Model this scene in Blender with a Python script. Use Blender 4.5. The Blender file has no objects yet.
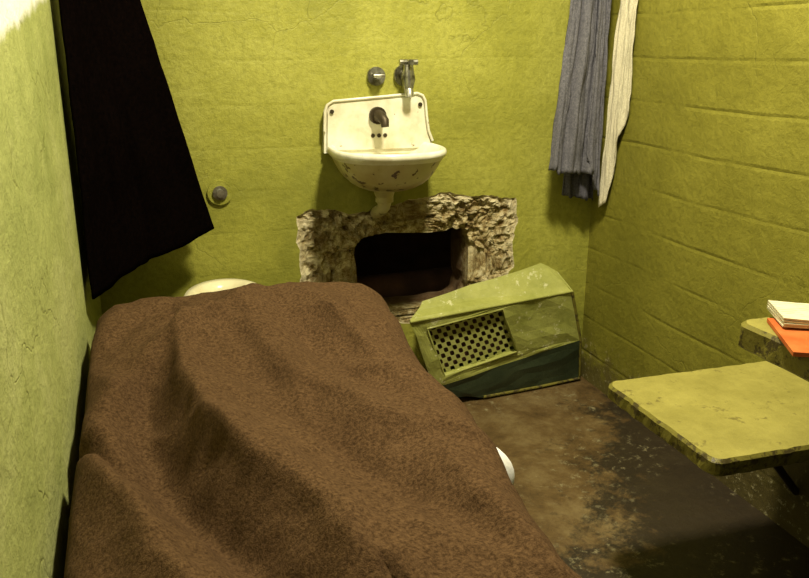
import bpy, bmesh, math, random
from mathutils import Vector, Matrix, noise
random.seed(4)
sc=bpy.context.scene
sc.view_settings.view_transform='Standard'
W=1.505; H=2.15; YF=-2.74

# ------------------------------------------------------------ helpers
def link(o,parent=None):
    sc.collection.objects.link(o)
    if parent: o.parent=parent
    return o
def mesh_obj(name,bm,mats,parent=None,smooth=True):
    me=bpy.data.meshes.new(name); bm.normal_update(); bm.to_mesh(me); bm.free()
    for m in (mats if isinstance(mats,(list,tuple)) else [mats]): me.materials.append(m)
    for p in me.polygons: p.use_smooth=smooth
    return link(bpy.data.objects.new(name,me),parent)
def empty(name,loc=(0,0,0)):
    o=bpy.data.objects.new(name,None); o.empty_display_size=.05; link(o); return o
def box(name,lo,hi,mat,parent=None,bev=0.0,seg=2):
    bm=bmesh.new(); bmesh.ops.create_cube(bm,size=1)
    for v in bm.verts:
        v.co=Vector([lo[i]+(v.co[i]+.5)*(hi[i]-lo[i]) for i in range(3)])
    if bev: bmesh.ops.bevel(bm,geom=bm.edges[:],offset=bev,segments=seg,affect='EDGES',profile=.5)
    return mesh_obj(name,bm,mat,parent,False)
def tube(name,pts,r,mat,parent=None,n=14,radii=None):
    bm=bmesh.new(); rings=[]; pts=[Vector(p) for p in pts]
    for i,p in enumerate(pts):
        d=(pts[min(i+1,len(pts)-1)]-pts[max(i-1,0)]).normalized()
        a=d.orthogonal().normalized() if i==0 else (rings_a-(rings_a.dot(d))*d).normalized()
        rings_a=a; b=d.cross(a); rr=radii[i] if radii else r
        rings.append([bm.verts.new(p+rr*(math.cos(t)*a+math.sin(t)*b)) for t in [2*math.pi*k/n for k in range(n)]])
    for A,B in zip(rings,rings[1:]):
        for k in range(n): bm.faces.new((A[k],A[(k+1)%n],B[(k+1)%n],B[k]))
    bm.faces.new(rings[0][::-1]); bm.faces.new(rings[-1])
    o=mesh_obj(name,bm,mat,parent,True)
    m=o.modifiers.new('es','EDGE_SPLIT'); m.split_angle=math.radians(50)
    return o
def lerp(a,b,t): return a+(b-a)*t
def poly_at(pts,s):
    s=max(0,min(1,s))*(len(pts)-1); i=min(int(s),len(pts)-2); return Vector(pts[i]).lerp(Vector(pts[i+1]),s-i)
def fbm(v,o=4): return noise.fractal(Vector(v),1.0,2.0,o,noise_basis='PERLIN_ORIGINAL')

class M:
    def __init__(s,name,rough=.8,spec=.3,metal=0.):
        s.m=bpy.data.materials.new(name); s.m.use_nodes=True; s.t=s.m.node_tree; s.n=s.t.nodes; s.l=s.t.links
        s.b=s.n['Principled BSDF']; s.b.inputs['Roughness'].default_value=rough
        s.b.inputs['Specular IOR Level'].default_value=spec; s.b.inputs['Metallic'].default_value=metal
        s.tc=s.n.new('ShaderNodeTexCoord').outputs['Object']
    def noise(s,scale,detail=4,rough=.6,dist=0,vec=None,stretch=None):
        n=s.n.new('ShaderNodeTexNoise'); n.inputs['Scale'].default_value=scale; n.inputs['Detail'].default_value=detail
        n.inputs['Roughness'].default_value=rough; n.inputs['Distortion'].default_value=dist
        src=vec or s.tc
        if stretch:
            mp=s.n.new('ShaderNodeMapping'); mp.inputs['Scale'].default_value=stretch; s.l.new(src,mp.inputs['Vector']); src=mp.outputs[0]
        s.l.new(src,n.inputs['Vector']); return n.outputs['Fac']
    def ramp(s,src,stops):
        r=s.n.new('ShaderNodeValToRGB'); e=r.color_ramp.elements
        while len(e)<len(stops): e.new(.5)
        for k,(p,c) in enumerate(stops):
            e[k].position=p; e[k].color=(c,c,c,1) if isinstance(c,(int,float)) else (*c,1)
        s.l.new(src,r.inputs[0]); return r.outputs[0]
    def mix(s,fac,a,b,mode='MIX'):
        x=s.n.new('ShaderNodeMix'); x.data_type='RGBA'; x.blend_type=mode
        for sock,v in ((x.inputs[0],fac),(x.inputs[6],a),(x.inputs[7],b)):
            if isinstance(v,(int,float)): sock.default_value=v
            elif isinstance(v,tuple): sock.default_value=(*v,1)
            else: s.l.new(v,sock)
        return x.outputs[2]
    def math(s,op,a,b=0.,c=None):
        x=s.n.new('ShaderNodeMath'); x.operation=op
        for i,v in enumerate((a,b) if c is None else (a,b,c)):
            if isinstance(v,(int,float)): x.inputs[i].default_value=v
            else: s.l.new(v,x.inputs[i])
        return x.outputs[0]
    def xyz(s):
        x=s.n.new('ShaderNodeSeparateXYZ'); s.l.new(s.tc,x.inputs[0]); return x.outputs
    def crack(s,scale,width,dist=.25):
        nz=s.n.new('ShaderNodeTexNoise'); nz.inputs['Scale'].default_value=scale*1.5; nz.inputs['Detail'].default_value=5; s.l.new(s.tc,nz.inputs['Vector'])
        v=s.n.new('ShaderNodeVectorMath'); v.operation='MULTIPLY_ADD'; s.l.new(nz.outputs['Color'],v.inputs[0]); v.inputs[1].default_value=(dist,)*3; s.l.new(s.tc,v.inputs[2])
        w=s.n.new('ShaderNodeTexVoronoi'); w.feature='DISTANCE_TO_EDGE'; w.inputs['Scale'].default_value=scale; s.l.new(v.outputs[0],w.inputs['Vector'])
        return s.ramp(w.outputs['Distance'],[(0,0.),(width,1.)])
    def col(s,c):
        if isinstance(c,tuple): s.b.inputs['Base Color'].default_value=(*c,1)
        else: s.l.new(c,s.b.inputs['Base Color'])
    def bump(s,h,dist,strength=1.):
        b=s.n.new('ShaderNodeBump'); b.inputs['Distance'].default_value=dist; b.inputs['Strength'].default_value=strength
        s.l.new(h,b.inputs['Height'])
        if s.b.inputs['Normal'].is_linked: s.l.new(s.b.inputs['Normal'].links[0].from_socket,b.inputs['Normal'])
        s.l.new(b.outputs[0],s.b.inputs['Normal'])

# ------------------------------------------------------------ materials
def wall_mat(name,dark,mid,light,boards=0.0,white=False,crk=.4,low_amt=.75,bstr=.5,bd=.016,low_shade=0.):
    m=M(name,.5,.3)
    c=m.ramp(m.noise(2.6,5,.65,.3),[(.3,dark),(.5,mid),(.72,light)])
    fine=m.noise(55,5,.8)
    c=m.mix(m.ramp(fine,[(.3,.75),(.56,0.)]),c,dark)
    c=m.mix(m.ramp(m.noise(9,5,.7),[(.58,0.),(.72,.35)]),c,light)
    x,y,z=m.xyz()
    low=m.math('MULTIPLY_ADD',m.noise(14,4,.7),.35,m.math('MULTIPLY',z,-1.))
    if low_shade:
        shade_mask=m.math('MULTIPLY_ADD',m.noise(7,4,.7),.3,m.math('MULTIPLY_ADD',y,-.55,m.math('MULTIPLY',z,-1.)))  # shade beneath the seat painted into the wall colour, deeper low and forward
        c=m.mix(m.ramp(shade_mask,[(.28,0.),(.50,.85)]),c,(.045,.034,.012))
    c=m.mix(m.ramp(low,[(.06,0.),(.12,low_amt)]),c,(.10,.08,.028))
    pe=m.math('MULTIPLY',m.ramp(fine,[(.58,0.),(.62,.8)]),m.ramp(low,[(0.,0.),(.06,1.)]))
    c=m.mix(pe,c,(.38,.35,.2))
    ck=m.crack(2.3,.006,.4)
    msk=m.ramp(m.noise(2.0,1),[(.47,0.),(.56,1.)])
    cf=m.math('MULTIPLY',m.math('SUBTRACT',1.,ck),msk)
    c=m.mix(m.math('MULTIPLY',cf,crk),c,(.14,.14,.02))
    if white:
        lim=m.math('ADD',z,m.math('MULTIPLY',m.noise(9,4),.05))
        lim=m.math('ADD',lim,m.math('MULTIPLY',y,-.15))
        c=m.mix(m.ramp(m.math('SUBTRACT',lim,1.0),[(.245,0.),(.262,1.)]),c,(.85,.85,.8))
    m.col(c)
    h=m.math('MULTIPLY_ADD',m.noise(22,4,.65,.2),.4,m.noise(4,2,.5,.2))
    h=m.math('MULTIPLY_ADD',cf,-.08,h)
    m.bump(h,bd,bstr)
    m.bump(fine,.004,.7)
    if boards:
        zz=m.math('MULTIPLY_ADD',m.noise(1.3,2,.5),.035,z)
        fr=m.math('FRACT',m.math('MULTIPLY',zz,1/.118))
        g=m.ramp(fr,[(0,0.),(.06,1.),(.93,.8),(1,0.)])
        g=m.mix(m.ramp(m.noise(3,2,stretch=(1,1,5)),[(.4,.1),(.62,1.)]),(1,1,1),g)
        m.bump(g,.006,boards)
    return m.m
G_D,G_M,G_L=(.20,.205,.028),(.315,.312,.046),(.39,.385,.072)
m_back=wall_mat('green_paint_back',G_D,G_M,G_L,.12)
m_left=wall_mat('green_paint_left',(.26,.295,.085),(.39,.42,.14),(.50,.52,.22),.0,white=True,bstr=.6,bd=.02)  # same green paint, its stronger lighting put into a paler tint
m_right=wall_mat('green_paint_right',(.15,.142,.017),(.208,.195,.025),(.258,.243,.036),.38,crk=.1,low_shade=1.)  # same green paint, its dimmer light put into darker tones
mm=M('ceiling_limewash',.8); mm.col(mm.ramp(mm.noise(4),[(.3,(.4,.4,.3)),(.7,(.5,.5,.4))])); m_ceil=mm.m

mm=M('stained_concrete_floor',.45,.4)
x,y,z=mm.xyz()
c=mm.ramp(mm.noise(5,8,.8,.3),[(.32,(.038,.022,.008)),(.5,(.105,.066,.024)),(.70,(.20,.15,.065))])
n2=mm.noise(6.5,8,.78,.2)
reg=mm.math('ADD',mm.math('MULTIPLY',mm.math('SUBTRACT',x,1.17),.8),mm.math('MULTIPLY',mm.math('ADD',y,.60),-.50))  # floor darkens towards the seat side: dark paint stain plus painted-in shadow
stain_shade=mm.math('ADD',n2,reg)
c=mm.mix(mm.ramp(stain_shade,[(.50,0.),(.60,.9)]),c,(.016,.012,.007))
wh=mm.math('MULTIPLY',mm.ramp(mm.noise(26,6,.8),[(.56,0.),(.63,.7)]),mm.ramp(mm.noise(3.1,3),[(.42,0.),(.56,1.)]))
c=mm.mix(wh,c,(.27,.24,.13))
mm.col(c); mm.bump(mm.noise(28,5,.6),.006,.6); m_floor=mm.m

mm=M('broken_concrete',.9,.15)
v=mm.n.new('ShaderNodeTexVoronoi'); v.inputs['Scale'].default_value=60; mm.l.new(mm.tc,v.inputs['Vector'])
c=mm.ramp(mm.noise(34,8,.82,.3),[(.36,(.06,.032,.010)),(.43,(.24,.16,.055)),(.50,(.46,.37,.17)),(.60,(.80,.72,.44))])
c=mm.mix(.25,c,mm.ramp(v.outputs['Distance'],[(.0,(.68,.60,.34)),(.5,(.14,.09,.035))]))
c=mm.mix(mm.ramp(mm.noise(9,3),[(.52,0.),(.66,.6)]),c,(.15,.09,.03))
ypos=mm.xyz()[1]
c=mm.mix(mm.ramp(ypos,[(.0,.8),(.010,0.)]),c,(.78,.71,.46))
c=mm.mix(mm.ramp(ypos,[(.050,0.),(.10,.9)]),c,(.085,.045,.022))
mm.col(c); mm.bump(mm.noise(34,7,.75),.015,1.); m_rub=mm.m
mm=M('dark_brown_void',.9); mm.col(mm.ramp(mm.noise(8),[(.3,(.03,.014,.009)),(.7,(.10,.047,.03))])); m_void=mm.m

def enamel(name,base,chip,lo=.63,st=.35):
    m=M(name,.28,.5)
    c=m.mix(m.ramp(m.noise(9,6,.65),[(.42,0.),(.7,st)]),base,(.38,.28,.10))
    c=m.mix(m.ramp(m.noise(34,4,.6),[(lo,0.),(lo+.03,1.)]),c,chip); m.col(c); m.bump(m.noise(12),.003,.4); return m.m
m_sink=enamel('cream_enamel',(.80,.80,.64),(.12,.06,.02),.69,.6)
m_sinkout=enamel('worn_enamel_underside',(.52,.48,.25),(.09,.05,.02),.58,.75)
m_toilet=enamel('toilet_ceramic',(.74,.70,.45),(.2,.12,.05),.7)
mm=M('tarnished_brass',.3,.5,.9); mm.col(mm.ramp(mm.noise(40),[(.35,(.16,.15,.10)),(.65,(.6,.6,.52))])); m_metal=mm.m
mm=M('dark_iron',.5,.4,.6); mm.col((.06,.045,.025)); m_iron=mm.m

def cloth(name,a,b,scale=60,weave=.002,rough=.95,sheen=.3,lo=.35,hi=.65,spec=.1):
    m=M(name,rough,spec); m.b.inputs['Sheen Weight'].default_value=sheen; m.b.inputs['Sheen Roughness'].default_value=.6
    m.b.inputs['Sheen Tint'].default_value=(*b,1)
    f=m.noise(scale,4,.8); g=m.noise(5,3,.6)
    c=m.mix(m.ramp(f,[(lo,0.),(hi,1.)]),a,b); c=m.mix(m.ramp(g,[(.3,.3),(.6,0.)]),c,a)
    m.col(c); m.bump(f,weave,.8); return m.m
m_blanket=cloth('brown_wool',(.040,.021,.008),(.132,.076,.034),170,.005,sheen=.1,lo=.36,hi=.64)
m_coat=cloth('black_wool',(.0012,.0009,.0008),(.0035,.002,.0016),120,.001,rough=1.,sheen=0.,spec=.0)
m_shirt=cloth('grey_blue_cotton',(.075,.075,.085),(.175,.17,.19),180,.001,sheen=.1)
m_shirt2=cloth('dark_grey_cotton',(.05,.05,.06),(.12,.117,.14),180,.001,sheen=.1)
m_towel=cloth('cream_towel',(.50,.46,.30),(.74,.70,.52),220,.003,sheen=.1)
m_sheet=cloth('white_sheet',(.75,.75,.72),(.88,.88,.85),100,.001,sheen=0.)
m_matt=cloth('mattress_ticking',(.4,.38,.3),(.5,.48,.38),100,.001)

def painted(name,a,b,worn,lo=.6,s=10):
    m=M(name,.45,.35)
    c=m.ramp(m.noise(s,6,.7),[(.3,a),(.7,b)])
    c=m.mix(m.ramp(m.noise(30,5,.75),[(lo,0.),(lo+.05,.8)]),c,worn)
    m.col(c); m.bump(m.noise(35,5,.7),.004,.7); return m.m
m_plate=painted('worn_green_steel',(.19,.17,.035),(.30,.27,.065),(.12,.10,.025),.60)
m_panel=painted('pale_green_plaster',(.24,.26,.05),(.39,.40,.11),(.60,.60,.34),.585)
m_band=painted('dark_green_paint',(.018,.028,.013),(.038,.05,.024),(.12,.12,.06),.7)
m_edge=painted('dark_chipped_edge',(.12,.105,.016),(.19,.17,.03),(.03,.02,.01),.52)
m_grille=painted('grille_green',(.34,.36,.09),(.47,.49,.16),(.2,.2,.06),.68)
mm=M('orange_cover',.5); mm.col(mm.ramp(mm.noise(12),[(.4,(.42,.085,.015)),(.65,(.52,.15,.035))])); m_orange=mm.m
mm=M('paper',.8); pz=mm.xyz()
st=mm.math('FRACT',mm.math('MULTIPLY',pz[1],120.)); 
c=mm.mix(mm.math('MULTIPLY',mm.ramp(st,[(.45,0.),(.55,1.)]),mm.ramp(mm.noise(30),[(.45,0.),(.55,.6)])),(.62,.58,.36),(.22,.21,.15)); mm.col(c); m_paper=mm.m
mm=M('white_card',.7); mm.col(mm.mix(mm.noise(20),(.8,.8,.75),(.7,.7,.62))); m_card=mm.m

# ------------------------------------------------------------ room shell
box('floor',(-.05,YF-.3,-.05),(W+.05,.0,0),m_floor)
box('wall_left',(-.08,YF,0),(0,0,H),m_left)
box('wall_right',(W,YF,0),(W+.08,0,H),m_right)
box('ceiling',(-.08,YF,H),(W+.08,.1,H+.05),m_ceil)

outer=[(.550,.61),(.60,.628),(.655,.622),(.70,.61),(.76,.612),(.83,.625),(.90,.640),(1.00,.655),(1.08,.645),(1.16,.638),(1.240,.625),
       (1.245,.55),(1.235,.48),(1.24,.42),(1.225,.37),(1.16,.335),(1.10,.28),(1.00,.245),(.90,.245),(.80,.27),(.70,.30),(.61,.335),(.555,.37),(.560,.44),(.550,.52)]
inner_c=(.912,.412)
def inner_pt(o):
    dx,dz=o[0]-inner_c[0],o[1]-inner_c[1]; a=math.atan2(dz/.6,dx)
    e=.22; ca,sa=math.cos(a),math.sin(a)
    return (inner_c[0]+.182*math.copysign(abs(ca)**e,ca), inner_c[1]+.122*math.copysign(abs(sa)**e,sa)+.012*math.cos(a))
def dens(p,k):
    r=[]
    for i in range(len(p)):
        a,b=p[i],p[(i+1)%len(p)]
        for j in range(k): r.append((lerp(a[0],b[0],j/k),lerp(a[1],b[1],j/k)))
    return r
O=dens(outer,10)
O=[(x+.008*fbm((x*30,z*30,3)),z+.008*fbm((x*30,z*30,9))) for x,z in O]
bm=bmesh.new()
rect=[(0,0),(W,0),(W,H),(0,H)]
rv=[bm.verts.new((x,0,z)) for x,z in rect]; ov=[bm.verts.new((x,0,z)) for x,z in O]
es=[bm.edges.new((rv[i],rv[(i+1)%4])) for i in range(4)]+[bm.edges.new((ov[i],ov[(i+1)%len(ov)])) for i in range(len(ov))]
bmesh.ops.triangle_fill(bm,edges=es,use_beauty=True,normal=(0,-1,0))
wall_back=mesh_obj('wall_back',bm,m_back,None,False)
bm=bmesh.new(); rings=[]
K=40
for k in range(K+1):
    t=k/K; ring=[]
    for (x,z) in O:
        ix,iz=inner_pt((x,z))
        if t<=.65:
            q=t/.65; px,pz=lerp(x,ix,q),lerp(z,iz,q); py=.008+.026*q
            if k==0: py=.0
        else:
            q=(t-.65)/.35; px,pz=ix,iz; py=.034+.14*q
        if k>0:
            nz=noise.noise(Vector((px*30,py*30,pz*30)))*.011+noise.noise(Vector((px*70,py*70,pz*70)))*.010+noise.noise(Vector((px*140,py*140,pz*140)))*.007
            cell=noise.cell(Vector((px*45,pz*45,py*45)))*.007
            if t<=.65: py+=(nz+cell)*min(1,k/3)-.003
            dx,dz=inner_c[0]-px,inner_c[1]-pz; L=math.hypot(dx,dz)+1e-6
            s=noise.noise(Vector((px*30+7,py*18,pz*30)))*.010*min(1,k/5)
            px+=dx/L*s; pz+=dz/L*s
        ring.append(bm.verts.new((px,py,pz)))
    rings.append(ring)
N=len(O)
for A,B in zip(rings,rings[1:]):
    for i in range(N): bm.faces.new((A[i],B[i],B[(i+1)%N],A[(i+1)%N]))
rub=mesh_obj('broken_wall_opening',bm,m_rub,None,False)
rub.parent=wall_back
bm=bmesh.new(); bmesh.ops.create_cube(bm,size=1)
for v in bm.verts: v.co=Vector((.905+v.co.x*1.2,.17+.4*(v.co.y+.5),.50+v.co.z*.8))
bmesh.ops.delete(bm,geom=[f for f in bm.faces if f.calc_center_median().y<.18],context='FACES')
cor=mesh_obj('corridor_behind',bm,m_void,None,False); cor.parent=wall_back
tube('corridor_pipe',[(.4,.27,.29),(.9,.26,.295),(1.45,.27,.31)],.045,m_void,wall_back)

# ------------------------------------------------------------ sink
sink=empty('wall_sink')
cx=.790
def ringpts(s,yc,z,n=64):
    r=[]
    for k in range(n):
        a=2*math.pi*k/n; ca,sa=math.cos(a),math.sin(a)
        x=.150*s*math.copysign(abs(ca)**.85,ca)
        if sa<0: y=yc+.155*s*sa*(abs(sa)**-.1 if sa else 1)
        else: y=yc+min(.095,.125*s*abs(sa)**.45)
        r.append((cx+x,min(y,-.012),z))
    return r
prof=[(.05,.684),(.30,.686),(.55,.697),(.78,.722),(.92,.758),(.98,.780),(1.04,.786),(1.065,.795),(1.05,.806),(1.0,.808),(.94,.80),(.90,.78),(.80,.748),(.55,.724),(.25,.712),(.03,.710)]
bm=bmesh.new(); rg=[]
for s,z in prof:
    rg.append([bm.verts.new(p) for p in ringpts(s,-.12+.02*(1-s),z+.006)])
for j,(A,B) in enumerate(zip(rg,rg[1:])):
    for i in range(64):
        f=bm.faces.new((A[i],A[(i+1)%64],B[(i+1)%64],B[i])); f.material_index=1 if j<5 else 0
bm.faces.new(rg[0][::-1]); bm.faces.new(rg[-1])
bmesh.ops.recalc_face_normals(bm,faces=bm.faces[:])
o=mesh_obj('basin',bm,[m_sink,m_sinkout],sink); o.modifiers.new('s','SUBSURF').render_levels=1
bpl=[(.632,.79),(.634,.85),(.637,.905),(.644,.922),(.661,.932),(.79,.941),(.905,.950),(.921,.944),(.929,.93),(.934,.885),(.940,.845),(.952,.815),(.955,.79)]
bm=bmesh.new(); fr=[bm.verts.new((x,-.032,z)) for x,z in bpl]; f=bm.faces.new(fr)
r=bmesh.ops.extrude_face_region(bm,geom=[f]); 
for v in r['geom']:
    if isinstance(v,bmesh.types.BMVert): v.co.y=-.004
bmesh.ops.recalc_face_normals(bm,faces=bm.faces[:])
bmesh.ops.bevel(bm,geom=[e for e in bm.edges if e.verts[0].co.y<-.03 and e.verts[1].co.y<-.03],offset=.008,segments=3,affect='EDGES')
mesh_obj('splashback',bm,m_sink,sink,False)
tube('splashback_rim',[(x,-.029,z+.001) for x,z in bpl[1:-1]],.004,m_sink,sink,8)
tube('spout_flange',[(.785,-.030,.892),(.785,-.046,.892)],.024,m_iron,sink,20)
tube('spout',[(.785,-.04,.892),(.788,-.07,.890),(.792,-.085,.880),(.793,-.088,.864)],.014,m_iron,sink,radii=[.018,.015,.013,.011])
for k,(dx) in enumerate((-.018,.0,.018)): tube('overflow_hole_%d'%k,[(.79+dx,-.034,.836),(.79+dx,-.0325,.836)],.006,m_iron,sink,10)
for k,(x,z) in enumerate(((.655,.905),(.912,.92))): tube('bolt_%d'%k,[(x,-.03,z),(x,-.037,z)],.006,m_iron,sink,10)
tube('drain_plug',[(cx,-.11,.716),(cx,-.11,.719)],.018,m_iron,sink,16)
tube('waste_pipe',[(.79,-.085,.695),(.79,-.085,.66),(.79,-.08,.64),(.79,-.05,.625),(.79,.03,.60)],.022,m_sinkout,sink,radii=[.034,.022,.018,.018,.018])
tube('drain_collar',[(.79,-.085,.672),(.79,-.085,.655)],.026,m_sinkout,sink)
val=empty('push_button_valve')
tube('escutcheon',[(.79,-.0,.998),(.79,-.012,.998)],.026,m_metal,val,20)
tube('stem',[(.79,-.01,.998),(.79,-.040,1.0)],.010,m_metal,val,14,)
tube('wings',[(.775,-.036,1.0),(.805,-.036,1.0)],.006,m_metal,val,10)
tap=empty('wall_tap')
tube('escutcheon',[(.872,-.0,1.0),(.872,-.012,1.0)],.03,m_metal,tap,20)
tube('body',[(.872,-.01,1.0),(.872,-.06,1.0)],.015,m_metal,tap)
tube('riser',[(.872,-.05,.955),(.872,-.05,.99),(.872,-.05,1.03)],.014,m_metal,tap,radii=[.012,.020,.013])
tube('handle',[(.846,-.05,1.036),(.898,-.05,1.036)],.008,m_metal,tap)
tube('handle_cross',[(.872,-.076,1.036),(.872,-.024,1.036)],.008,m_metal,tap)
tube('nozzle',[(.872,-.05,.965),(.872,-.06,.955),(.872,-.062,.942)],.012,m_metal,tap)
fb=empty('flush_button')
tube('plate',[(.34,-.0,.69),(.34,-.008,.69)],.034,m_back,fb,24)
tube('ring',[(.34,-.008,.69),(.34,-.014,.69)],.020,m_metal,fb,18)
tube('button',[(.34,-.014,.69),(.34,-.022,.69)],.011,m_metal,fb,14)

# ------------------------------------------------------------ toilet
toi=empty('toilet')
bm=bmesh.new(); rg=[]
tp=[(.62,0),(.60,.05),(.5,.15),(.55,.26),(.8,.36),(.98,.42),(1.03,.438),(1.05,.450),(1.0,.458),(.82,.458),(.74,.44),(.62,.38),(.3,.30),(.02,.29)]
for s,z in tp:
    rg.append([bm.verts.new((.325+.105*s*math.cos(a),-.205+.155*s*math.sin(a),z-.002*(z>.3))) for a in [2*math.pi*k/48 for k in range(48)]])
for A,B in zip(rg,rg[1:]):
    for i in range(48): bm.faces.new((A[i],A[(i+1)%48],B[(i+1)%48],B[i]))
bm.faces.new(rg[0][::-1]); bm.faces.new(rg[-1])
mesh_obj('bowl',bm,m_toilet,toi)
tube('flush_pipe',[(.325,-.005,.36),(.325,-.07,.36)],.03,m_toilet,toi)

# ------------------------------------------------------------ fake wall panel with vent grille
pan=empty('dummy_wall_panel')
A=Vector((.945,-.115,.045)); A2=Vector((1.13,-.09,.003)); B=Vector((1.478,-.045,.003)); C=Vector((1.405,-.090,.335)); D=Vector((.842,-.165,.314))
Bb=Vector((.955,-.118,.080)); Br=Vector((1.462,-.06,.155))
E=Vector((.90,-.095,.352)); Gp=Vector((1.325,-.022,.415)); Hp=Vector((1.375,-.035,.385))
def onface(s,t): return Bb.lerp(Br,s).lerp(D.lerp(C,s),t)
g=[onface(.05,.12),onface(.55,.15),onface(.54,.93),onface(.075,.86)]
bm=bmesh.new(); V=lambda p: bm.verts.new(p)
q=[V(Bb),V(Br),V(C),V(D)]; gi=[V(p) for p in g]
fn=(Br-Bb).cross(D-Bb).normalized()
if fn.y>0: fn=-fn
for i in range(4): bm.faces.new((q[i],q[(i+1)%4],gi[(i+1)%4],gi[i]))
rec=[V(p-fn*.022) for p in g]
for i in range(4): bm.faces.new((gi[i],gi[(i+1)%4],rec[(i+1)%4],rec[i]))
a,a2,b=V(A),V(A2),V(B)
f=bm.faces.new((a,a2,b,q[1],q[0])); f.material_index=1
e,gg,h=V(E),V(Gp),V(Hp)
bm.faces.new((q[3],q[2],h,gg,e))
back=[Vector((1.465,-.012,.003)),Vector((1.13,-.02,.003)),Vector((.96,-.03,.04)),Vector((.90,-.035,.30))]
b0,b1,b2,b3=[V(p) for p in back]
f=bm.faces.new((b,b0,h,q[2],q[1])); f.material_index=2
bm.faces.new((a,q[0],q[3],e,b3,b2)); bm.faces.new((a,b2,b1,a2)); bm.faces.new((a2,b1,b0,b)); bm.faces.new((b3,e,gg))
bm.faces.new((b0,b1,b2,b3,gg,h))
bmesh.ops.triangulate(bm,faces=[f for f in bm.faces if len(f.verts)>4])
bmesh.ops.subdivide_edges(bm,edges=bm.edges[:],cuts=4,use_grid_fill=True)
for v in bm.verts:
    v.co+=Vector((fbm(v.co*14),fbm(v.co*14+Vector((5,5,5))),fbm(v.co*14+Vector((9,1,2)))))*.007
    v.co.z=max(v.co.z,.001)
mesh_obj('plaster_body',bm,[m_panel,m_band,m_edge],pan,False)
bm=bmesh.new(); off=-fn*.014
def gp(s,t): return g[0].lerp(g[1],s).lerp(g[3].lerp(g[2],s),t)+off
nx,ny=17,10
for i in range(nx):
    for j in range(ny):
        P=[gp(i/nx,j/ny),gp((i+1)/nx,j/ny),gp((i+1)/nx,(j+1)/ny),gp(i/nx,(j+1)/ny)]
        vs=[V(p) for p in P]
        if (i+j)%2: bm.faces.new(vs); continue
        cc=sum(P,Vector())/4
        out=[];inn=[]
        for k in range(4): out+= [vs[k], V((P[k]+P[(k+1)%4])/2)]
        for k in range(8):
            d=out[k].co-cc; inn.append(V(cc+d*(.98 if k%2 else .82)))
        for k in range(8): bm.faces.new((out[k],out[(k+1)%8],inn[(k+1)%8],inn[k]))
bmesh.ops.remove_doubles(bm,verts=bm.verts[:],dist=1e-5)
mesh_obj('vent_grille',bm,m_grille,pan,False)
bm=bmesh.new(); bm.faces.new([V(p-fn*.034) for p in g]); mesh_obj('grille_backing',bm,m_void,pan,False)
tube('edge_rim',[A2+Vector((-.02,-.004,.008)),A2.lerp(B,.5)+Vector((0,-.004,.006)),B+Vector((0,-.003,.008)),Br+Vector((.002,0,0)),C],.005,m_edge,pan,8)
tube('top_rim',[D,D.lerp(C,.25),D.lerp(C,.6),C,Hp],.005,m_panel,pan,8)
tube('mould_rim',[g[0],g[1],g[2],g[3],g[0]],.004,m_panel,pan,8)

# ------------------------------------------------------------ bed
bed=empty('prison_bed')
X0,X1,Y0,Y1=.022,.685,-.405,-2.32
box('mattress',(.05,-2.28,.25),(.625,-.44,.365),m_matt,bed,.03,3)
for nm,lo,hi in (('rail_right',(.595,-2.30,.215),(.625,-.43,.25)),('rail_left',(.05,-2.30,.215),(.08,-.43,.25)),('rail_head',(.05,-.46,.215),(.625,-.43,.25)),('rail_foot',(.05,-2.30,.215),(.625,-2.27,.25))): box(nm,lo,hi,m_edge,bed)
for k,(x,y) in enumerate(((.065,-.445),(.61,-.445),(.065,-2.285),(.61,-2.285))): tube('leg_%d'%k,[(x,y,.001),(x,y,.23)],.016,m_edge,bed)
def pdist(x,y,pts):
    best=9;tt=0;sd=1
    for i in range(len(pts)-1):
        ax,ay=pts[i];bx,by=pts[i+1];dx,dy=bx-ax,by-ay
        t=max(0,min(1,((x-ax)*dx+(y-ay)*dy)/(dx*dx+dy*dy)));d=math.hypot(x-ax-t*dx,y-ay-t*dy)
        if d<best: best=d;tt=(i+t)/(len(pts)-1);sd=1 if (x-ax)*dy-(y-ay)*dx<0 else -1
    return best,tt,sd
# polyline, height, width on its left (towards the wall) side, width on its aisle side
folds=[([(.13,-.78),(.130,-.92),(.15,-1.06),(.20,-1.22),(.30,-1.42),(.36,-1.6)],-.066,.045,.040),
       ([(.20,-.66),(.205,-.88),(.235,-1.05),(.295,-1.2),(.40,-1.42)],.074,.030,.090),
       ([(.05,-.95),(.07,-1.10),(.13,-1.27),(.2,-1.45)],.040,.035,.030),
       ([(.36,-.50),(.27,-.62),(.14,-.72),(.06,-.86)],.030,.04,.04),
       ([(.22,-.46),(.12,-.56),(.05,-.70)],-.014,.03,.03),
       ([(-.02,-.93),(.05,-.985),(.10,-1.08)],-.045,.018,.018),
       ([(.33,-.62),(.40,-.88),(.50,-1.07),(.66,-1.17)],.036,.040,.07),
       ([(.35,-1.02),(.45,-1.17),(.56,-1.38)],-.032,.045,.04),
       ([(.46,-.48),(.54,-.70),(.60,-1.0)],.024,.028,.045),
       ([(.40,-.53),(.47,-.78),(.55,-1.00)],-.016,.03,.03),
       ([(.28,-.92),(.36,-1.10),(.48,-1.34)],.015,.022,.035),
       ([(.56,-1.20),(.60,-1.5)],.030,.035,.04),
       ([(.64,-.66),(.56,-.68),(.47,-.62)],.010,.02,.02),
       ([(.66,-.92),(.58,-.90),(.48,-.82)],.010,.02,.02),
       ([(.10,-.60),(.20,-.58),(.30,-.66)],.010,.018,.018)]
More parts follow.
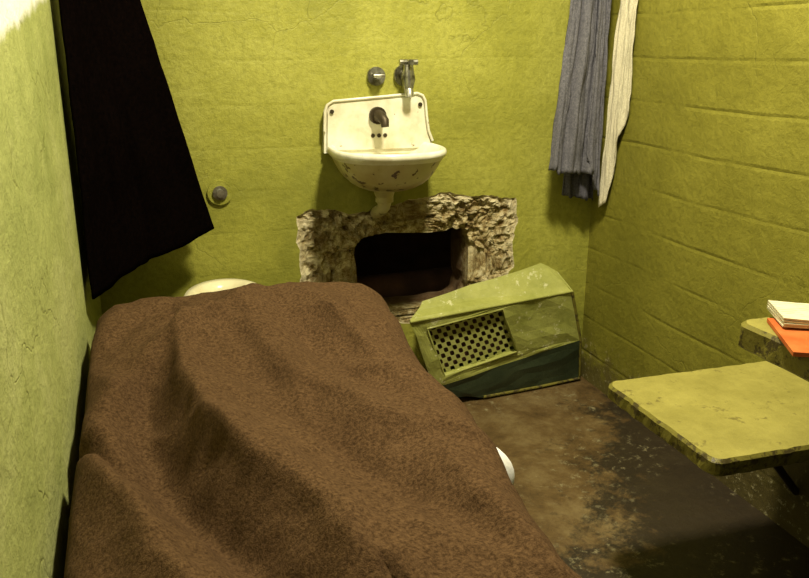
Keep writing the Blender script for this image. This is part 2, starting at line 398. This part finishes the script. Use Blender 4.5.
def top(x,y):
    z=.462
    z+=.072*math.exp(-((y+.55)/.20)**2)*(math.sin(math.pi*min(1,max(0,(x+.12)/.92)))**.6)
    z+=.02*math.exp(-((y+.43)/.06)**2)
    if y<-1.0: z-=.08*min(1,(-y-1.0)/.35)*math.exp(-(x/.09)**2)
    wx=x+.012*fbm((x*7,y*7,2)); wy=y+.02*fbm((x*6,y*6,7))
    for pts,a,wl,wr in folds:
        d,t,sd=pdist(wx,wy,pts); e=math.sin(math.pi*min(1,max(0,t*.9+.05)))**.5
        q=d/(wr if sd>0 else wl)
        z+=a*e*(math.exp(-q*q) if a<0 else 1/(1+q*q)**1.5)
    z+=.012*fbm((x*4.5,y*3.5,1.3))+.005*fbm((x*13,y*9,5.1),3)
    rr=1-abs(noise.noise(Vector((x*5.5+y*2.0+3,y*3.0,8.8))))*2.6
    z+=.008*max(0,rr)**2
    rr=1-abs(noise.noise(Vector((x*12+y*4,y*6-x*2,2.2))))*2.6
    z+=.004*max(0,rr)**2
    return z
def edge_x(y): return X1-.035*min(1,max(0,(-y-1.15)/.3))
def blanket_pt(u,v):
    r=.065
    y=lerp(Y0,Y1,max(0,v)); xr=edge_x(y)+.008*math.sin(y*11)-.010*math.exp(-((y+1.13)/.07)**2)-.008*math.exp(-((y+1.46)/.05)**2)
    x=lerp(X0,xr,min(1,max(0,u)))
    z=top(x,y)
    def rd(d): return r-math.sqrt(max(0,r*r-(r-d)**2)) if d<r else 0
    hem=.11+.03*fbm((y*3,2.2,0))
    if -1.22<y<-1.06: hem-=.085*math.sin((y+1.22)/.16*math.pi)
    if -1.62<y<-1.44: hem-=.060*math.sin((y+1.62)/.18*math.pi)
    z-=rd(x-X0)*.7+rd(xr-x)*.8+rd(Y0-y)*.45
    if u>1: z-=hem*(u-1); x+=.012*math.sin(y*23+1)*(u-1)+.012*(u-1)
    if u<0: z-=.12*(-u); x+=-.012*(-u)
    if v<0: z-=.15*(-v); y+=.012*(-v)*(1+math.sin(x*30)*.5)
    return (x,y,z)
us=[-1,-.66,-.33]+[ (i/150) for i in range(151)]+[1.2,1.4,1.6,1.8,2]
vs_=[-1,-.75,-.5,-.25]+[(j/330) for j in range(331)]
bm=bmesh.new(); grid=[[bm.verts.new(blanket_pt(u,v)) for u in us] for v in vs_]
for j in range(len(vs_)-1):
    for i in range(len(us)-1): bm.faces.new((grid[j][i],grid[j+1][i],grid[j+1][i+1],grid[j][i+1]))
o=mesh_obj('wool_blanket',bm,m_blanket,bed)
s=o.modifiers.new('sol','SOLIDIFY'); s.thickness=.005; s.offset=-1
bm=bmesh.new(); gr=[]
for j in range(161):
    y=lerp(-.9,-1.8,j/160); row=[]
    bulge=.068*math.exp(-((y+1.12)/.05)**2)+.072*math.exp(-((y+1.50)/.05)**2)
    for i in range(14):
        t=i/13; zz=.425-.16*t
        row.append(bm.verts.new((edge_x(y)-.03+bulge*math.sin(math.pi*min(1,t*1.1+.1))**.6+.018*t**.5+.004*math.sin(y*40),y,zz)))
    gr.append(row)
for A_,B_ in zip(gr,gr[1:]):
    for i in range(13): bm.faces.new((A_[i],A_[i+1],B_[i+1],B_[i]))
mesh_obj('bed_sheet',bm,m_sheet,bed)

# ------------------------------------------------------------ hanging clothes
def hang(name,topc,botc,mat,parent,pleats,amp,normal,nx=110,ny=70,seed=0,sag=.0,thick=.006,wob=.0,irr=1.3):
    bm=bmesh.new(); gr=[]; nrm=Vector(normal).normalized()
    for j in range(ny+1):
        t=j/ny; row=[]
        for i in range(nx+1):
            s_=i/nx; p=poly_at(topc,s_).lerp(poly_at(botc,s_),t)
            ph=s_*pleats*2*math.pi+irr*fbm((s_*3,t*1.6,seed))*2
            am=amp*(.45+.55*t)*(.7+.9*noise.noise(Vector((s_*3,t*2,seed+11))))
            p=p+nrm*am*(math.sin(ph)+.45*math.sin(ph*1.9+seed))
            p=p+nrm*.008*fbm((s_*5,t*5,seed+3))
            p.z+=wob*fbm((s_*6,seed,0))*t
            p.x=min(p.x,W-.004); p.y=min(p.y,-.004)
            row.append(bm.verts.new(p))
        gr.append(row)
    for A_,B_ in zip(gr,gr[1:]):
        for i in range(nx): bm.faces.new((A_[i],A_[i+1],B_[i+1],B_[i]))
    o=mesh_obj(name,bm,mat,parent); m=o.modifiers.new('sol','SOLIDIFY'); m.thickness=thick; m.offset=0
    return o
coat=empty('black_coat')
hang('front',[(.022,-.34,1.62),(.05,-.27,1.64),(.07,-.20,1.62)],[(.018,-.385,.525),(.06,-.31,.535),(.11,-.23,.552),(.15,-.18,.560),(.23,-.13,.575),(.31,-.09,.61)],m_coat,coat,3.2,.005,(.6,-.8,0),seed=2,irr=.5)
hang('back_panel',[(.03,-.30,1.62),(.04,-.24,1.63),(.06,-.19,1.62)],[(.02,-.33,.53),(.03,-.15,.55),(.10,-.06,.57),(.29,-.06,.62)],m_coat,coat,3,.006,(.6,-.8,0),seed=5,irr=.5)
tube('hanging_loop',[(.05,-.25,1.63),(.03,-.25,1.68),(.045,-.25,1.70)],.004,m_coat,coat,8)
tube('hook_peg',[(.0,-.25,1.70),(.05,-.25,1.695),(.06,-.25,1.715)],.006,m_iron,coat,10); tube('hook_plate',[(.0,-.25,1.70),(.006,-.25,1.70)],.02,m_iron,coat,16)

shirt=empty('grey_shirt')
hang('body',[(1.365,-.085,1.50),(1.40,-.10,1.53),(1.44,-.09,1.50)],[(1.295,-.10,.725),(1.335,-.12,.715),(1.385,-.115,.715),(1.435,-.105,.71)],m_shirt,shirt,2.2,.015,(0,-1,0),seed=1,wob=.012,irr=.8)
hang('tail',[(1.385,-.05,1.50),(1.42,-.06,1.52),(1.460,-.05,1.50)],[(1.368,-.06,.640),(1.42,-.070,.630),(1.468,-.070,.62)],m_shirt2,shirt,2.0,.008,(0,-1,0),seed=4,wob=.01,irr=.7)
hang('sleeve',[(1.425,-.105,1.50),(1.455,-.10,1.49)],[(1.410,-.125,.76),(1.445,-.115,.67),(1.468,-.095,.65)],m_shirt,shirt,1.2,.008,(0,-1,0),nx=60,seed=7,wob=.02,irr=.7)
tube('hook_peg',[(1.41,.0,1.56),(1.41,-.09,1.555),(1.41,-.10,1.575)],.006,m_iron,shirt,10); tube('hook_plate',[(1.41,-.0,1.56),(1.41,-.006,1.56)],.02,m_iron,shirt,16)
tube('hanging_loop',[(1.41,-.085,1.52),(1.41,-.085,1.566)],.004,m_shirt,shirt,8)
towel=empty('cream_towel')
hang('cloth',[(1.484,-.13,1.50),(1.488,-.16,1.50),(1.491,-.195,1.48)],[(1.482,-.085,.60),(1.487,-.115,.62),(1.491,-.150,.80),(1.492,-.19,.90)],m_towel,towel,1.6,.0025,(-1,0,0),nx=60,seed=8,irr=.5,thick=.004)
tube('hook_peg',[(W,-.165,1.51),(1.480,-.165,1.50),(1.478,-.165,1.52)],.005,m_iron,towel,10)

# ------------------------------------------------------------ fold-down seat and table
def plate(name,lo,hi,seed):
    root=empty(name)
    n=26; rc=.02
    def arc(cx_,cy_,a0): return [(cx_+rc*math.cos(a0+k*math.pi/8),cy_+rc*math.sin(a0+k*math.pi/8)) for k in range(5)]
    pts=arc(lo[0]+rc,lo[1]+rc,math.pi)
    pts+=[(lerp(lo[0]+rc,hi[0],k/n),lo[1]) for k in range(1,n)]+[(hi[0],lo[1]),(hi[0],hi[1])]
    pts+=[(lerp(hi[0],lo[0]+rc,k/n),hi[1]) for k in range(1,n)]
    pts+=arc(lo[0]+rc,hi[1]-rc,math.pi/2)
    pts+=[(lo[0],lerp(hi[1]-rc,lo[1]+rc,k/n)) for k in range(1,n)]
    def wob(p,k):
        return (p[0]+(.003*fbm((p[0]*40,p[1]*40,seed+k)) if p[0]<hi[0]-.001 else 0),p[1]+.003*fbm((p[0]*40,p[1]*40,seed+k+5)))
    bm=bmesh.new(); ctr=((lo[0]+hi[0])/2,(lo[1]+hi[1])/2)
    def ring(ins,z,k): 
        r=[]
        for p in pts:
            x,y=wob(p,k); 
            if p[0]<hi[0]-.001: x+=ins*(1 if p[0]<ctr[0] else 0)*(1 if abs(p[0]-lo[0])<rc+.001 else 0)
            y+=ins*(1 if p[1]<ctr[1] else -1)*(1 if min(abs(p[1]-lo[1]),abs(p[1]-hi[1]))<rc+.001 else 0)
            r.append(bm.verts.new((x,y,z)))
        return r
    R=[ring(.004,lo[2],1),ring(0,lo[2]+.004,1),ring(0,hi[2]-.006,2),ring(.005,hi[2],2)]
    m_=len(pts)
    for A_,B_ in zip(R,R[1:]):
        for i in range(m_): f=bm.faces.new((A_[i],A_[(i+1)%m_],B_[(i+1)%m_],B_[i])); f.material_index=1
    bm.faces.new(R[-1]); f=bm.faces.new(R[0][::-1]); f.material_index=1
    bmesh.ops.recalc_face_normals(bm,faces=bm.faces[:])
    mesh_obj('top',bm,[m_plate,m_edge],root,False)
    for k,y in enumerate((lo[1]+.05,hi[1]-.05)):
        box('hinge_%d'%k,(W-.03,y-.03,lo[2]-.03),(W,y+.03,lo[2]+.001),m_edge,root,.004)
        tube('strut_%d'%k,[(lo[0]+.25,y,lo[2]),(W,y,lo[2]-.28)],.009,m_iron,root,8)
    return root
plate('folding_seat',(1.018,-1.27,.388),(W,-.925,.42),1)
plate('folding_table',(1.045,-2.0,.612),(W,-1.245,.655),2)
def sheetstack(name,c,rot,sx,sy,th,mat,n=1,curl=0):
    bm=bmesh.new()
    for k in range(n):
        NX=10; dz=k*th/n
        rr=Matrix.Rotation(rot+random.uniform(-.04,.04)*(n>1),4,'Z')
        lo=[];hi=[]
        for i in range(NX+1):
            for j in range(2):
                s_=i/NX-.5; p=Vector((s_*sx,(j-.5)*sy,dz+curl*(2*s_)**2*(k+1)/n)); p=rr@p+Vector(c)
                lo.append(bm.verts.new(p)); hi.append(bm.verts.new(p+Vector((0,0,th/n*.8))))
        for i in range(NX):
            a=i*2
            bm.faces.new((lo[a],lo[a+1],lo[a+3],lo[a+2])); bm.faces.new((hi[a],hi[a+2],hi[a+3],hi[a+1]))
            bm.faces.new((lo[a],lo[a+2],hi[a+2],hi[a])); bm.faces.new((lo[a+1],hi[a+1],hi[a+3],lo[a+3]))
        bm.faces.new((lo[0],hi[0],hi[1],lo[1])); bm.faces.new((lo[-2],lo[-1],hi[-1],hi[-2]))
    bmesh.ops.recalc_face_normals(bm,faces=bm.faces[:])
    return mesh_obj(name,bm,mat,None,False)
sheetstack('orange_magazine',(1.140,-1.385,.656),math.radians(-28),.21,.15,.008,m_orange,1)
sheetstack('newspaper_stack',(1.176,-1.325,.665),math.radians(-25),.20,.09,.013,m_paper,4,.003)
sheetstack('white_card',(1.080,-1.395,.6645),math.radians(-35),.03,.02,.002,m_card,1)

# ------------------------------------------------------------ cell front and lamp (behind the viewer)
bars=empty('cell_bars')
for k in range(13):
    x=.06+k*.1155; tube('bar_%d'%k,[(x,YF+.02,.0),(x,YF+.02,H)],.011,m_iron,bars,10)
for k,z in enumerate((.35,1.05,1.75)): box('cross_%d'%k,(.0,YF+.005,z),(W,YF+.035,z+.03),m_iron,bars)
lampo=empty('ceiling_lamp')
box('housing',(.72,-1.15,H-.03),(1.02,-.80,H-.001),m_iron,lampo,.005)
ld=bpy.data.lights.new('lamp_light','AREA'); ld.shape='RECTANGLE'; ld.size=.18; ld.size_y=.22; ld.energy=58; ld.color=(1,.90,.66)
lo_=bpy.data.objects.new('lamp_light',ld); lo_.location=(.87,-.98,H-.04); link(lo_,lampo)
w=bpy.data.worlds.new('w'); sc.world=w; w.use_nodes=True
w.node_tree.nodes['Background'].inputs[0].default_value=(.9,.85,.6,1); w.node_tree.nodes['Background'].inputs[1].default_value=.12

# ------------------------------------------------------------ camera
psi=math.radians(17);th=math.radians(16.7)
F=Vector((math.sin(psi)*math.cos(th),math.cos(psi)*math.cos(th),-math.sin(th)))
cd=bpy.data.cameras.new('camera'); cd.sensor_width=36; cd.lens=786/809*36; cd.clip_start=.01
cam=bpy.data.objects.new('camera',cd); link(cam); cam.location=(.197,-2.22,1.06)
cam.rotation_euler=F.to_track_quat('-Z','Y').to_euler()
sc.camera=cam
